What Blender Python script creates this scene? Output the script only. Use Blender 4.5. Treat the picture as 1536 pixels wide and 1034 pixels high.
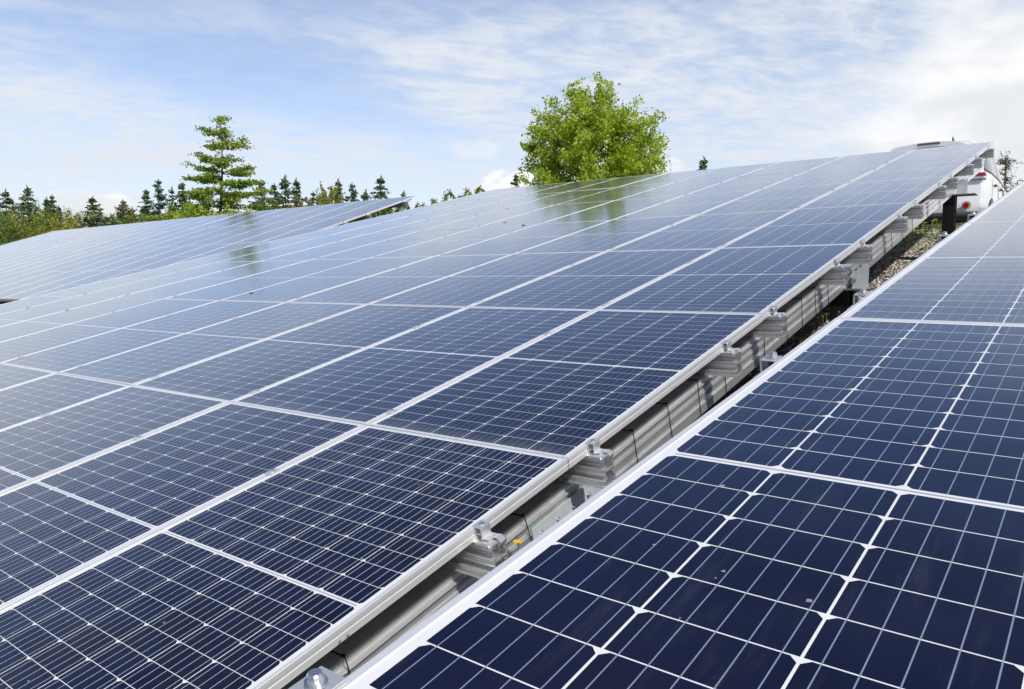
import bpy, bmesh, math, random
import numpy as np
from math import radians, sin, cos, pi, sqrt, atan2
from mathutils import Matrix, Vector

# ------------------------------------------------------------------ clear
for o in list(bpy.data.objects): bpy.data.objects.remove(o)
sc = bpy.context.scene
col = sc.collection
random.seed(7); rng = np.random.default_rng(7)

# ------------------------------------------------------------------ camera
ZC = 1.6                       # camera height over the gravel
PITCH = radians(4.644)
cam = bpy.data.cameras.new('camera'); camo = bpy.data.objects.new('camera', cam)
col.objects.link(camo); sc.camera = camo
camo.location = (0, 0, ZC); camo.rotation_euler = (pi/2 - PITCH, 0, 0)
F = 1167.5
cam.sensor_width = 36; cam.lens = F/1536*36
cam.shift_x = (768-704.8)/1536
cam.clip_start = .02; cam.clip_end = 4000

# ------------------------------------------------------------------ sun + sky
SUN = Vector((.081, -.169, .207)).normalized()      # direction towards the sun
SUN_EL = math.asin(SUN.z)
sun = bpy.data.lights.new('sun', 'SUN'); suno = bpy.data.objects.new('sun', sun)
col.objects.link(suno); suno.rotation_euler = SUN.to_track_quat('Z', 'Y').to_euler()
sun.energy = 3.3; sun.angle = radians(.55); sun.color = (1, .955, .89)

w = bpy.data.worlds.new('World'); sc.world = w; w.use_nodes = True
sc.view_settings.view_transform = 'Standard'; sc.view_settings.look = 'None'
sc.view_settings.exposure = 0.30; sc.view_settings.gamma = 1


class X:
    """tiny expression helper over shader Math nodes"""
    nt = None
    def __init__(s, v): s.v = v
    @staticmethod
    def m(op, *a, clamp=False):
        n = X.nt.nodes.new('ShaderNodeMath'); n.operation = op; n.use_clamp = clamp
        for i, q in enumerate(a):
            q = q.v if isinstance(q, X) else q
            if isinstance(q, (int, float)): n.inputs[i].default_value = q
            else: X.nt.links.new(q, n.inputs[i])
        return X(n.outputs[0])
    def __add__(a, b): return X.m('ADD', a, b)
    __radd__ = __add__
    def __sub__(a, b): return X.m('SUBTRACT', a, b)
    def __rsub__(a, b): return X.m('SUBTRACT', b, a)
    def __mul__(a, b): return X.m('MULTIPLY', a, b)
    __rmul__ = __mul__
    def __truediv__(a, b): return X.m('DIVIDE', a, b)
    def __rtruediv__(a, b): return X.m('DIVIDE', b, a)
    def lt(a, b): return X.m('LESS_THAN', a, b)
    def gt(a, b): return X.m('GREATER_THAN', a, b)
    def floor(a): return X.m('FLOOR', a)
    def fract(a): return X.m('FRACT', a)
    def abs(a): return X.m('ABSOLUTE', a)
    def max(a, b): return X.m('MAXIMUM', a, b)
    def min(a, b): return X.m('MINIMUM', a, b)
    def pow(a, b): return X.m('POWER', a, b)
    def clamp(a): return X.m('ADD', a, 0.0, clamp=True)
    def step(a, lo, hi):
        n = X.nt.nodes.new('ShaderNodeMapRange'); n.interpolation_type = 'SMOOTHSTEP'
        X.nt.links.new(a.v, n.inputs[0]); n.inputs[1].default_value = lo; n.inputs[2].default_value = hi
        return X(n.outputs[0])


def link(a, b): X.nt.links.new(a.v if isinstance(a, X) else a, b)

def mixc(f, a, b, typ='MIX'):
    n = X.nt.nodes.new('ShaderNodeMix'); n.data_type = 'RGBA'; n.blend_type = typ
    f = f.v if isinstance(f, X) else f
    if isinstance(f, (int, float)): n.inputs[0].default_value = f
    else: X.nt.links.new(f, n.inputs[0])
    for i, q in ((6, a), (7, b)):
        q = q.v if isinstance(q, X) else q
        if isinstance(q, tuple): n.inputs[i].default_value = (*q, 1)
        else: X.nt.links.new(q, n.inputs[i])
    return X(n.outputs[2])

def noise(vec, scale, detail=3, rough=.5, out='Fac', dist=0, dim='3D'):
    n = X.nt.nodes.new('ShaderNodeTexNoise'); n.noise_dimensions = dim
    if vec is not None: link(vec, n.inputs['Vector'])
    n.inputs['Scale'].default_value = scale; n.inputs['Detail'].default_value = detail
    n.inputs['Roughness'].default_value = rough; n.inputs['Distortion'].default_value = dist
    return X(n.outputs[out])

def sep(v):
    n = X.nt.nodes.new('ShaderNodeSeparateXYZ'); link(v, n.inputs[0])
    return X(n.outputs[0]), X(n.outputs[1]), X(n.outputs[2])

def comb(x, y, z):
    n = X.nt.nodes.new('ShaderNodeCombineXYZ')
    for i, q in enumerate((x, y, z)):
        if isinstance(q, (int, float)): n.inputs[i].default_value = q
        else: link(q, n.inputs[i])
    return X(n.outputs[0])

def coord(kind):
    return X(X.nt.nodes.new('ShaderNodeTexCoord').outputs[kind])

def ramp(f, pts):
    n = X.nt.nodes.new('ShaderNodeValToRGB'); link(f, n.inputs[0])
    e = n.color_ramp.elements
    while len(e) < len(pts): e.new(.5)
    for q, (p, c) in zip(e, pts): q.position = p; q.color = (*c, 1)
    return X(n.outputs[0])

# --- sky with high broken cloud, all a function of direction
X.nt = w.node_tree; X.nt.nodes.clear()
SKY = .135
st = X.nt.nodes.new('ShaderNodeTexSky'); st.sky_type = 'NISHITA'; st.sun_disc = False
st.sun_elevation = SUN_EL; st.sun_rotation = atan2(SUN.x, SUN.y)
st.air_density = 1.0; st.dust_density = .6; st.ozone_density = 1.3
gen = coord('Generated'); dx, dy, dz = sep(gen)
az = X.m('ARCTAN2', dx, dy)*57.2958
el = X.m('ARCSINE', dz)*57.2958
den = dz.max(0)+.13
px_, py_ = dx/den, dy/den
# a sheet of thin cloud seen in perspective; wisps stretched along one direction
ca, sa_ = cos(.35), sin(.35)
wx, wy = px_*ca+py_*sa_, py_*ca-px_*sa_
big = noise(comb(wx*.50, wy*.9, 3.1), 1.0, 3, .5, dist=.3)
fine = noise(comb(wx*3.4, wy*5.6, 1.7), 1.0, 6, .62, dist=.7)
dap = noise(comb(wx*9.0, wy*13.0, 5.0), 1.0, 4, .6, dist=.5)
def blob(a0, e0, ra, re, amp):
    q = ((az-a0)/ra).pow(2.0)+((el-e0)/re).pow(2.0)
    return X.m('EXPONENT', q*-1.0)*amp
bias = (blob(-14, 14.5, 11, 3.8, -.30)+blob(-30, 17, 6, 3, -.10)+blob(6, 16.5, 12, 1.6, -.05)+blob(-3, 10, 5, 2.4, -.10)+
        blob(-24, 10.5, 14, 2.6, .14)+blob(7, 13.5, 12, 4, .16)+
        blob(34, 8, 16, 9, .30)+blob(20, 9, 12, 3.5, .16)+blob(-20, 5, 20, 3, -.05))
cover = (big+bias-((el-17.0)/6.0).clamp()*.42).step(.18, .50)
puff = (fine*.66+dap*.40-.02).step(.33, .68)
thin = cover*(puff*.66+.32)+puff*.18*(1.0-el.step(16, 22))
# heavier heaped cloud low on the right, lumps with a lit side
lump = noise(comb(az*.105, el*.17, 2.0), 1.0, 6, .52, dist=.2)
bankedge = (az*.42+el*-1.0)+(lump-.5)*16.0
bank = bankedge.step(-3.0, -1.4)*(az.step(8, 24))
bank = ((az-22.5)*.80-(el-9.5).abs()*.9+(lump-.5)*17.0).step(-3.0, 5.0)*(1.0-el.step(13.5, 20))
def cum(a0, e0, ra, re):
    q = ((az-a0)/ra).pow(2.0)+((el-e0)/re).pow(2.0)
    return (1.15-q+(lump2-.5)*3.4).step(.25, .95)
lump2 = noise(comb(az*.55, el*.75, 6.0), 1.0, 5, .55)
cums = cum(-25.2, 4.9, 3.6, 1.2).max(cum(2.7, 7.2, 3.4, 1.0)).max(cum(.3, 9.4, 2.4, .8)*.3).max(cum(12.5, 7.6, 3.0, 1.6)*.7)
shade = noise(comb(az*.16, el*.34, 9.0), 1.0, 5, .5)
cl = mixc(shade.step(.34, .62), (.80, .82, .855), (1.0, 1.0, .995))
clt = (.80, .845, .92)
hazeh = (1.0-el/14.0).clamp().pow(1.6)
bg1 = X.nt.nodes.new('ShaderNodeBackground'); hi = el.step(15, 40)
link(mixc(1.0, X(st.outputs[0]), mixc(hi, (1.05, .965, 1.0), (.42, .50, .66)), 'MULTIPLY'), bg1.inputs[0]); bg1.inputs[1].default_value = SKY
bg2 = X.nt.nodes.new('ShaderNodeBackground'); bg2.inputs[0].default_value = (*clt, 1); bg2.inputs[1].default_value = .80
bg3 = X.nt.nodes.new('ShaderNodeBackground'); link(cl, bg3.inputs[0]); bg3.inputs[1].default_value = .84
bgh = X.nt.nodes.new('ShaderNodeBackground'); bgh.inputs[0].default_value = (.62, .73, .86, 1); bgh.inputs[1].default_value = .80
def mixs(f, a, b):
    n = X.nt.nodes.new('ShaderNodeMixShader'); link(f, n.inputs[0])
    X.nt.links.new(a, n.inputs[1]); X.nt.links.new(b, n.inputs[2]); return n.outputs[0]
s1 = mixs(hazeh*.62+.10*(1.0-el.step(18, 30)), bg1.outputs[0], bgh.outputs[0])
s2 = mixs(thin*.90, s1, bg2.outputs[0])
s3 = mixs(bank.max(cums)*.93, s2, bg3.outputs[0])
wo = X.nt.nodes.new('ShaderNodeOutputWorld'); X.nt.links.new(s3, wo.inputs[0])

# ------------------------------------------------------------------ materials
def newmat(name):
    m = bpy.data.materials.new(name); m.use_nodes = True; X.nt = m.node_tree
    return m, m.node_tree.nodes['Principled BSDF']

def simple(name, c, rough=.5, metal=0, var=.12, scale=30, bump=0, spec=.5):
    m, b = newmat(name)
    n = noise(coord('Object'), scale, 4, .6)
    link(mixc(n, tuple(q*(1-var) for q in c), tuple(min(1, q*(1+var)) for q in c)), b.inputs['Base Color'])
    link(n*.15+(rough-.07), b.inputs['Roughness']); b.inputs['Metallic'].default_value = metal
    b.inputs['Specular IOR Level'].default_value = spec
    if bump:
        bp = X.nt.nodes.new('ShaderNodeBump'); bp.inputs['Strength'].default_value = bump; bp.inputs['Distance'].default_value = .01
        link(n, bp.inputs['Height']); link(bp.outputs[0], b.inputs['Normal'])
    return m

def metal_mat(name, c, rough, streak_axis=0, dirt=.35, metal=.9):
    """extruded / rolled metal: streaks along the extrusion, grime patches"""
    m, b = newmat(name)
    ox, oy, oz = sep(coord('Object'))
    s = [260.0, 260.0, 260.0]; s[streak_axis] = .6
    st_ = noise(comb(ox*s[0], oy*s[1], oz*s[2]), 1.0, 4, .65)
    g = noise(comb(ox*3.0, oy*3.0, oz*3.0), 1.0, 5, .65)
    base = mixc(st_, tuple(q*.80 for q in c), tuple(min(1, q*1.08) for q in c))
    link(mixc(g.step(.50, .72)*dirt, base, (.20, .19, .17)), b.inputs['Base Color'])
    link(st_*.22+g*.14+(rough-.16), b.inputs['Roughness'])
    b.inputs['Metallic'].default_value = metal
    return m

M = {}
M['frame'] = metal_mat('anodised_frame', (.83, .83, .82), .40, 1, .08, .38)
M['frame_cross'] = M['frame']
M['rail'] = metal_mat('mill_rail', (.87, .875, .88), .30, 0, .30, .78)
M['beam'] = metal_mat('mill_beam', (.85, .855, .855), .28, 1, .32, .74)
M['galv'] = None
M['bolt'] = simple('steel_bolt', (.62, .62, .62), .3, .9, .1, 60)
M['clamp'] = simple('clamp_aluminium', (.86, .85, .83), .30, .7, .12, 40)
M['post'] = simple('black_post', (.012, .012, .014), .35, 0, .3, 12)
M['plate'] = simple('dull_plate', (.20, .18, .15), .55, .3, .25, 10)
M['tie'] = simple('black_nylon', (.008, .008, .008), .45, 0, .1, 10)
M['edge_dirt'] = simple('seam_grime', (.42, .33, .22), .9, 0, .3, 6)

def galv():
    m, b = newmat('galvanised_steel')
    n = X.nt.nodes.new('ShaderNodeTexVoronoi'); n.inputs['Scale'].default_value = 60
    link(coord('Object'), n.inputs['Vector'])
    g = noise(coord('Object'), 18, 5, .7)
    c = mixc(g, (.46, .53, .55), (.70, .77, .78))
    link(mixc(.18, c, n.outputs['Color'], 'SOFT_LIGHT'), b.inputs['Base Color'])
    b.inputs['Metallic'].default_value = .25; link(g*.25+.36, b.inputs['Roughness'])
    return m
M['galv'] = galv()

PW, PL = 1.002, 1.945           # module size
def cells_mat(name, base, bus, rib=.00072):
    m, b = newmat(name)
    uv = coord('UV'); u, v, _ = sep(uv)
    px, py, gx, gy = .1588, .0790, .0030, .0019
    mx = (PW-6*px)/2
    mid = PL/2; hm = .0075
    x = (u-mx)/px; inx = (u-mx).gt(0)*(u-(PW-mx)).lt(0)
    vv = (v-mid).abs()-hm                       # distance from the mid ribbon, both halves alike
    y = vv/py; iny = vv.gt(0)*(vv-12*py).lt(0)
    fx = (x.fract()-.5).abs()*px; fy = (y.fract()-.5)
    cxm = (px-gx)/2; cym = (py-gy)/2
    incell = fx.lt(cxm)*((fy*py).abs()).lt(cym)
    # chamfer on the side of the half cell that faces the middle of the module
    cham = ((cxm-fx)+(fy*py+cym)).gt(.0080)
    cell = inx*iny*incell*cham
    # five bus ribbons per cell, running along the module
    busd = ((x.fract()*px-gx/2)/(px-gx)*5.0).fract()
    busl = ((busd-.5).abs()*((px-gx)/5)).lt(rib)*inx*iny*(fx.lt(cxm))
    midr = ((v-mid).abs()).lt(.0022)*(u-mx).gt(.008)*(u-(PW-mx)).lt(-.008)
    # per cell tone
    wn = X.nt.nodes.new('ShaderNodeTexWhiteNoise')
    oi = X.nt.nodes.new('ShaderNodeObjectInfo')
    orr = X(oi.outputs['Random'])
    link(comb(x.floor()+orr*97.0, (v/py).floor(), orr*31.0), wn.inputs['Vector'])
    tone = X(wn.outputs['Value'])
    c1 = tuple(base); c2 = (base[0]*2.2, base[1]*1.7, base[2]*1.6)
    cc = mixc(tone*.6+orr*.4, c1, c2)
    cl = noise(comb(u+orr*9.0, v+orr*5.0, 0.0), 220, 2, .5)
    cc = mixc(cl*.10, cc, (.020, .022, .045))
    white = mixc(noise(comb(u, v, orr), 25, 3, .5), (.70, .69, .66), (.79, .78, .75))
    c = mixc(cell, white, cc)
    c = mixc(busl*.85, c, bus)
    c = mixc(midr*.9, c, (.26, .30, .35))
    # dust film, heavier along the low edge; spots of dried dirt
    dust = noise(comb(u+orr*7.0, v+orr*3.0, orr), 3.0, 5, .62).step(.35, .9)
    film = noise(comb(u*9.0+orr*11.0, v*1.2+orr*4.0, 0.0), 3.0, 5, .7).step(.52, .84)*.045
    low = (1.0-v/.16).clamp().pow(2.0)*noise(comb(u+orr*5.0, v*.5, 0.0), 18, 4, .6)
    c = mixc((dust*.016+low*.30+film).clamp(), c, (.55, .54, .52))
    vo = X.nt.nodes.new('ShaderNodeTexVoronoi'); vo.voronoi_dimensions = '2D'; vo.inputs['Scale'].default_value = 11
    link(comb(u+orr*13.0, v+orr*29.0, 0.0), vo.inputs['Vector'])
    rnd, _, _ = sep(vo.outputs['Color'])
    wob = noise(comb(u, v, 0.0), 260, 3, .7)*.09-.045
    spot = (X(vo.outputs['Distance'])+wob).lt(rnd.step(.84, 1.0)*.040+.0)*rnd.gt(.84)
    c = mixc(spot*.55, c, (.50, .47, .40))
    link(c, b.inputs['Base Color'])
    b.inputs['IOR'].default_value = 1.54; b.inputs['Specular Tint'].default_value = (.08, .22, .80, 1); link(cell*(1.0-busl*.8)*(tone*.26+orr*.12+.20), b.inputs['Specular IOR Level'])   # nitride-coated silicon
    link(dust*.05+spot*.4+.15, b.inputs['Roughness'])
    b.inputs['Coat Weight'].default_value = 1.0; b.inputs['Coat IOR'].default_value = 1.36                 # cover glass
    link(dust*.05+spot*.4+.085, b.inputs['Coat Roughness'])
    bp = X.nt.nodes.new('ShaderNodeBump'); bp.inputs['Strength'].default_value = .035; bp.inputs['Distance'].default_value = .004
    link(noise(comb(u+orr*3.0, v, 0.0), 9, 2, .5), bp.inputs['Height']); link(bp.outputs[0], b.inputs['Normal'])
    return m
M['cells'] = cells_mat('pv_laminate', (.0022, .0027, .0095), (.25, .30, .39))
M['cells_glint'] = cells_mat('pv_laminate_ribbon_glint', (.0024, .0027, .0095), (.60, .60, .61), .00088)  # sky reflection on the bus ribbons put into their colour, paler and wider

# ------------------------------------------------------------------ mesh helpers
class MB:
    def __init__(s): s.v = []; s.f = []; s.mi = []; s.mats = []
    def mat(s, m):
        if m not in s.mats: s.mats.append(m)
        return s.mats.index(m)
    def add(s, vs, fs, m=None, T=None):
        k = len(s.v); mi = s.mat(m) if m is not None else 0
        for p in vs:
            p = Vector(p)
            s.v.append(tuple(T @ p) if T is not None else tuple(p))
        for f in fs: s.f.append(tuple(i+k for i in f)); s.mi.append(mi)
    def box(s, a, b, m=None, T=None, bev=0):
        (x0, y0, z0), (x1, y1, z1) = a, b
        if bev:
            e = bev
            bm = bmesh.new(); bmesh.ops.create_cube(bm, size=1)
            for vv in bm.verts:
                vv.co = Vector(((x0+x1)/2+vv.co.x*(x1-x0), (y0+y1)/2+vv.co.y*(y1-y0), (z0+z1)/2+vv.co.z*(z1-z0)))
            bmesh.ops.bevel(bm, geom=bm.edges[:], offset=e, segments=1, affect='EDGES')
            bm.verts.index_update()
            s.add([v.co.copy() for v in bm.verts], [tuple(q.index for q in f.verts) for f in bm.faces], m, T); bm.free(); return
        vs = [(x0, y0, z0), (x1, y0, z0), (x1, y1, z0), (x0, y1, z0), (x0, y0, z1), (x1, y0, z1), (x1, y1, z1), (x0, y1, z1)]
        s.add(vs, [(3, 2, 1, 0), (4, 5, 6, 7), (0, 1, 5, 4), (1, 2, 6, 5), (2, 3, 7, 6), (3, 0, 4, 7)], m, T)
    def tube(s, pts, rad, n=8, m=None, T=None, cap=True):
        pts = [Vector(p) for p in pts]; k = len(pts)
        rad = rad if hasattr(rad, '__len__') else [rad]*k
        vs = []; fs = []
        for i, p in enumerate(pts):
            d = (pts[min(i+1, k-1)]-pts[max(i-1, 0)]).normalized()
            a = d.orthogonal().normalized() if i == 0 else (a - d*a.dot(d)).normalized()
            b = d.cross(a)
            for j in range(n):
                t = 2*pi*j/n; vs.append(p+(a*cos(t)+b*sin(t))*rad[i])
        for i in range(k-1):
            for j in range(n):
                q = (j+1) % n; fs.append((i*n+j, i*n+q, (i+1)*n+q, (i+1)*n+j))
        if cap: fs.append(tuple(reversed(range(n)))); fs.append(tuple(range((k-1)*n, k*n)))
        s.add(vs, fs, m, T)
    def prism(s, prof, axis, a, b, m=None, T=None, inner=None):
        """extrude closed 2d profile along axis (0 = x, 1 = y) from a to b; inner = hole loop of same length"""
        def P(t, q): return (t, q[0], q[1]) if axis == 0 else (q[0], t, q[1])
        n = len(prof); vs = [P(a, q) for q in prof]+[P(b, q) for q in prof]
        fs = [(i, (i+1) % n, n+(i+1) % n, n+i) for i in range(n)]
        if inner:
            vs += [P(a, q) for q in inner]+[P(b, q) for q in inner]
            for i in range(n):
                j = (i+1) % n
                fs.append((2*n+j, 2*n+i, 3*n+i, 3*n+j))
                fs.append((i, 2*n+i, 2*n+j, j)); fs.append((n+i, n+j, 3*n+j, 3*n+i))
        else:
            fs.append(tuple(range(n))); fs.append(tuple(range(2*n-1, n-1, -1)))
        s.add(vs, fs, m, T)
    def mesh(s, name, smooth=False):
        me = bpy.data.meshes.new(name); me.from_pydata(s.v, [], s.f)
        for m in s.mats: me.materials.append(m)
        if len(s.mats) > 1: me.polygons.foreach_set('material_index', s.mi)
        if smooth: me.polygons.foreach_set('use_smooth', [True]*len(me.polygons))
        bm = bmesh.new(); bm.from_mesh(me); bmesh.ops.recalc_face_normals(bm, faces=bm.faces); bm.to_mesh(me); bm.free()
        me.update(); return me

def ob(name, me, parent=None, loc=None, T=None):
    o = bpy.data.objects.new(name, me); col.objects.link(o)
    if parent is not None: o.parent = parent
    if loc is not None: o.location = loc
    if T is not None: o.matrix_basis = T
    return o
def tag(o, label=None, cat=None, group=None, kind=None):
    if label: o['label'] = label
    if cat: o['category'] = cat
    if group: o['group'] = group
    if kind: o['kind'] = kind
    return o
def empty(name, T):
    o = bpy.data.objects.new(name, None); col.objects.link(o); o.matrix_basis = T; o.empty_display_size = .2
    return o

# ------------------------------------------------------------------ ground
HX, HY = .6351, .7724          # horizontal upslope direction
def sm(t): t = max(0., min(1., t)); return t*t*(3-2*t)
def ground(x, y):
    s = HX*x+HY*y; l = HY*x-HX*y
    s2 = max(-14., s)
    if s2 > 14.6: s2 = 14.6+(s2-14.6)*.12 if s2 < 16 else 14.6+.168
    h = -1.55+.163*s2
    h -= .55*sm((-l-8)/6)
    d = sqrt(x*x+y*y)
    h -= 1.1*sm((d-34)/30)
    return h+ZC
def ground_mesh():
    def axis(a): 
        t = np.linspace(-1, 1, 181); return a*np.sign(t)*np.abs(t)**3.2
    xs = axis(900.)+4; ys = axis(900.)+8
    V = [(x, y, ground(x, y)+(.02*math.sin(x*1.7+y)*math.cos(y*1.3) if x*x+y*y < 2500 else 0)) for y in ys for x in xs]
    n = len(xs); Fc = [(j*n+i, j*n+i+1, (j+1)*n+i+1, (j+1)*n+i) for j in range(n-1) for i in range(n-1)]
    me = bpy.data.meshes.new('ground'); me.from_pydata(V, [], Fc); me.polygons.foreach_set('use_smooth', [True]*len(Fc))
    m, b = newmat('gravel_and_grass')
    o = coord('Object'); x, y, z = sep(o)
    vo = X.nt.nodes.new('ShaderNodeTexVoronoi'); vo.inputs['Scale'].default_value = 42; link(o, vo.inputs['Vector'])
    r, g, bb = sep(vo.outputs['Color'])
    stone = ramp(r, [(0, (.10, .085, .065)), (.4, (.20, .17, .13)), (.75, (.32, .28, .22)), (1, (.50, .47, .42))])
    stone = mixc((X(vo.outputs['Distance'])*1.5).clamp(), stone, (.05, .04, .03))
    s = x*HX+y*HY
    gr = noise(o, 1.6, 5, .6)
    grass = mixc(noise(o, 14, 4, .7), (.035, .07, .012), (.12, .15, .04))
    gm = ((gr-.5)*3.0+(s-13.0)*.35).clamp()
    link(mixc(gm, stone, grass), b.inputs['Base Color']); b.inputs['Roughness'].default_value = .95
    bp = X.nt.nodes.new('ShaderNodeBump'); bp.inputs['Distance'].default_value = .02; bp.inputs['Strength'].default_value = .8
    link(1.0-X(vo.outputs['Distance']), bp.inputs['Height']); link(bp.outputs[0], b.inputs['Normal'])
    me.materials.append(m)
    return tag(ob('ground', me), kind='structure')
ground_mesh()

# parking strip the car stands on
def strip():
    mb = MB(); m = simple('asphalt', (.055, .055, .055), .9, 0, .3, 90)
    vs = []; 
    ss = [15.0, 16.6, 18.4, 20.2, 22, 25]; ls = [-14, -10, -6, -2, 2, 6, 10, 16]
    for a in ss:
        for l in ls:
            x = HX*a+HY*l; y = HY*a-HX*l; vs.append((x, y, ground(x, y)+.03))
    k = len(ls); fs = [(j*k+i, j*k+i+1, (j+1)*k+i+1, (j+1)*k+i) for j in range(len(ss)-1) for i in range(k-1)]
    mb.add(vs, fs, m); tag(ob('road', mb.mesh('road')), kind='structure')
strip()

# loose stones, only where the ground can be seen between the arrays
def blob_mesh(name, P, S, mat, seed=0, faces=None):
    r = np.random.default_rng(seed)
    t = (1+5**.5)/2
    iv = np.array([(-1, t, 0), (1, t, 0), (-1, -t, 0), (1, -t, 0), (0, -1, t), (0, 1, t), (0, -1, -t), (0, 1, -t), (t, 0, -1), (t, 0, 1), (-t, 0, -1), (-t, 0, 1)])/1.9
    fi = np.array([(0, 11, 5), (0, 5, 1), (0, 1, 7), (0, 7, 10), (0, 10, 11), (1, 5, 9), (5, 11, 4), (11, 10, 2), (10, 7, 6), (7, 1, 8), (3, 9, 4), (3, 4, 2), (3, 2, 6), (3, 6, 8), (3, 8, 9), (4, 9, 5), (2, 4, 11), (6, 2, 10), (8, 6, 7), (9, 8, 1)])
    N = len(P)
    j = 1+r.uniform(-.28, .28, (N, 12, 1))
    v = iv[None]*j*S[:, None, None]*r.uniform(.65, 1.25, (N, 1, 3))*np.array([1, 1, .7])
    a = r.uniform(0, 2*pi, N); c, s_ = np.cos(a), np.sin(a)
    R = np.zeros((N, 3, 3)); R[:, 0, 0] = c; R[:, 0, 1] = -s_; R[:, 1, 0] = s_; R[:, 1, 1] = c; R[:, 2, 2] = 1
    v = np.einsum('nij,nkj->nki', R, v)+P[:, None, :]
    f = fi[None]+12*np.arange(N)[:, None, None]
    return fastmesh(name, v.reshape(-1, 3), f.reshape(-1, 3), mat)
def fastmesh(name, v, f, mat):
    me = bpy.data.meshes.new(name); n, k = f.shape
    me.vertices.add(len(v)); me.vertices.foreach_set('co', v.astype(np.float32).ravel())
    me.loops.add(n*k); me.loops.foreach_set('vertex_index', f.astype(np.int32).ravel())
    me.polygons.add(n); me.polygons.foreach_set('loop_start', np.arange(0, n*k, k, dtype=np.int32))
    me.polygons.foreach_set('loop_total', np.full(n, k, np.int32))
    me.update(calc_edges=True); me.validate(); me.materials.append(mat); return me
def island_mat(name, pts, rough=.9, trans=0, spec=.3):
    m, b = newmat(name)
    gi = X.nt.nodes.new('ShaderNodeNewGeometry'); r = X(gi.outputs['Random Per Island'])
    c = ramp(r, pts); link(c, b.inputs['Base Color']); b.inputs['Roughness'].default_value = rough
    b.inputs['Specular IOR Level'].default_value = spec
    if trans:
        tr = X.nt.nodes.new('ShaderNodeBsdfTranslucent'); link(mixc(1.0, c, (1.25, 1.35, .55), 'MULTIPLY'), tr.inputs[0])
        ms = X.nt.nodes.new('ShaderNodeMixShader'); ms.inputs[0].default_value = trans
        X.nt.links.new(b.outputs[0], ms.inputs[1]); X.nt.links.new(tr.outputs[0], ms.inputs[2])
        out = [n for n in X.nt.nodes if n.type == 'OUTPUT_MATERIAL'][0]; X.nt.links.new(ms.outputs[0], out.inputs[0])
    return m
def stones():
    N = 46000
    s = 1+rng.random(N)**.8*14; l = rng.uniform(-3.4, .4, N)
    P = np.stack([HX*s+HY*l, HY*s-HX*l], 1)
    z = np.array([ground(a, b) for a, b in P])
    S = rng.uniform(.006, .018, N)*(1+.3*(s > 8))
    m = island_mat('pebbles', [(0, (.15, .135, .115)), (.3, (.30, .27, .23)), (.6, (.46, .43, .375)), (.85, (.62, .59, .54)), (1, (.42, .32, .23))])
    tag(ob('gravel', blob_mesh('gravel', np.c_[P, z+S*.3], S, m, 3)), 'loose brown and beige pebbles between the solar arrays', 'gravel', kind='stuff')
stones()

# ------------------------------------------------------------------ solar arrays
def frame_mesh():
    mb = MB()
    prof = [(.0006, 0), (0, -.0006), (0, -.0135), (.0028, -.0150), (.0028, -.0205), (0, -.0220), (0, -.0400), (.028, -.0400), (.028, -.0385), (.0018, -.0385), (.0018, -.0080), (.0110, -.0080), (.0110, -.0010), (.0104, 0)]
    rings = []
    for d, z in prof:
        rings.append([(d, d, z), (PW-d, d, z), (PW-d, PL-d, z), (d, PL-d, z)])
    k = len(prof); vs = [p for r in rings for p in r]; fs = []
    for i in range(k):
        j = (i+1) % k
        for c in range(4):
            e = (c+1) % 4; fs.append((i*4+c, i*4+e, j*4+e, j*4+c))
    mb.add(vs, fs, M['frame']); return mb.mesh('frame')
def lam_mesh(mt):
    me = bpy.data.meshes.new('laminate'); d = .0100; z1, z0 = -.0016, -.0070
    vs = [(d, d, z1), (PW-d, d, z1), (PW-d, PL-d, z1), (d, PL-d, z1), (d, d, z0), (PW-d, d, z0), (PW-d, PL-d, z0), (d, PL-d, z0)]
    me.from_pydata(vs, [], [(0, 1, 2, 3), (7, 6, 5, 4), (0, 4, 5, 1), (1, 5, 6, 2), (2, 6, 7, 3), (3, 7, 4, 0)])
    uv = me.uv_layers.new(name='UVMap')
    for p in me.polygons:
        for li in p.loop_indices:
            c = vs[me.loops[li].vertex_index]; uv.data[li].uv = (c[0], c[1])
    me.materials.append(M[mt]); me.materials.append(M['backsheet'])
    me.polygons[1].material_index = 1
    return me
M['backsheet'] = simple('backsheet', (.68, .68, .67), .6)
FRAME, LAM, LAM2 = frame_mesh(), lam_mesh('cells'), lam_mesh('cells_glint')
U, V = 1.012, 1.95

def mirror(prof, c): return prof+[(2*c-a, b) for a, b in reversed(prof)]
# purlin: grooved hollow extrusion, side facing downslope first (y, z)
RP = [(.0, 0), (-.003, -.004), (-.003, -.018), (.004, -.020), (.004, -.0225), (-.001, -.024), (.010, -.0275), (.010, -.041), (.002, -.044), (-.002, -.0455), (-.002, -.048), (.001, -.0495), (.001, -.063), (-.002, -.0645), (-.002, -.067), (.010, -.071), (.010, -.084), (.004, -.086), (-.005, -.090), (-.005, -.0925), (-.002, -.094), (-.002, -.108), (-.006, -.110), (-.006, -.118), (.004, -.1195)]
RH = .12
RPROF = mirror(RP, .034)
RINN = [(.034+(a-.034)*.86, -.06+(b+.06)*.93) for a, b in RPROF]
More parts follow.
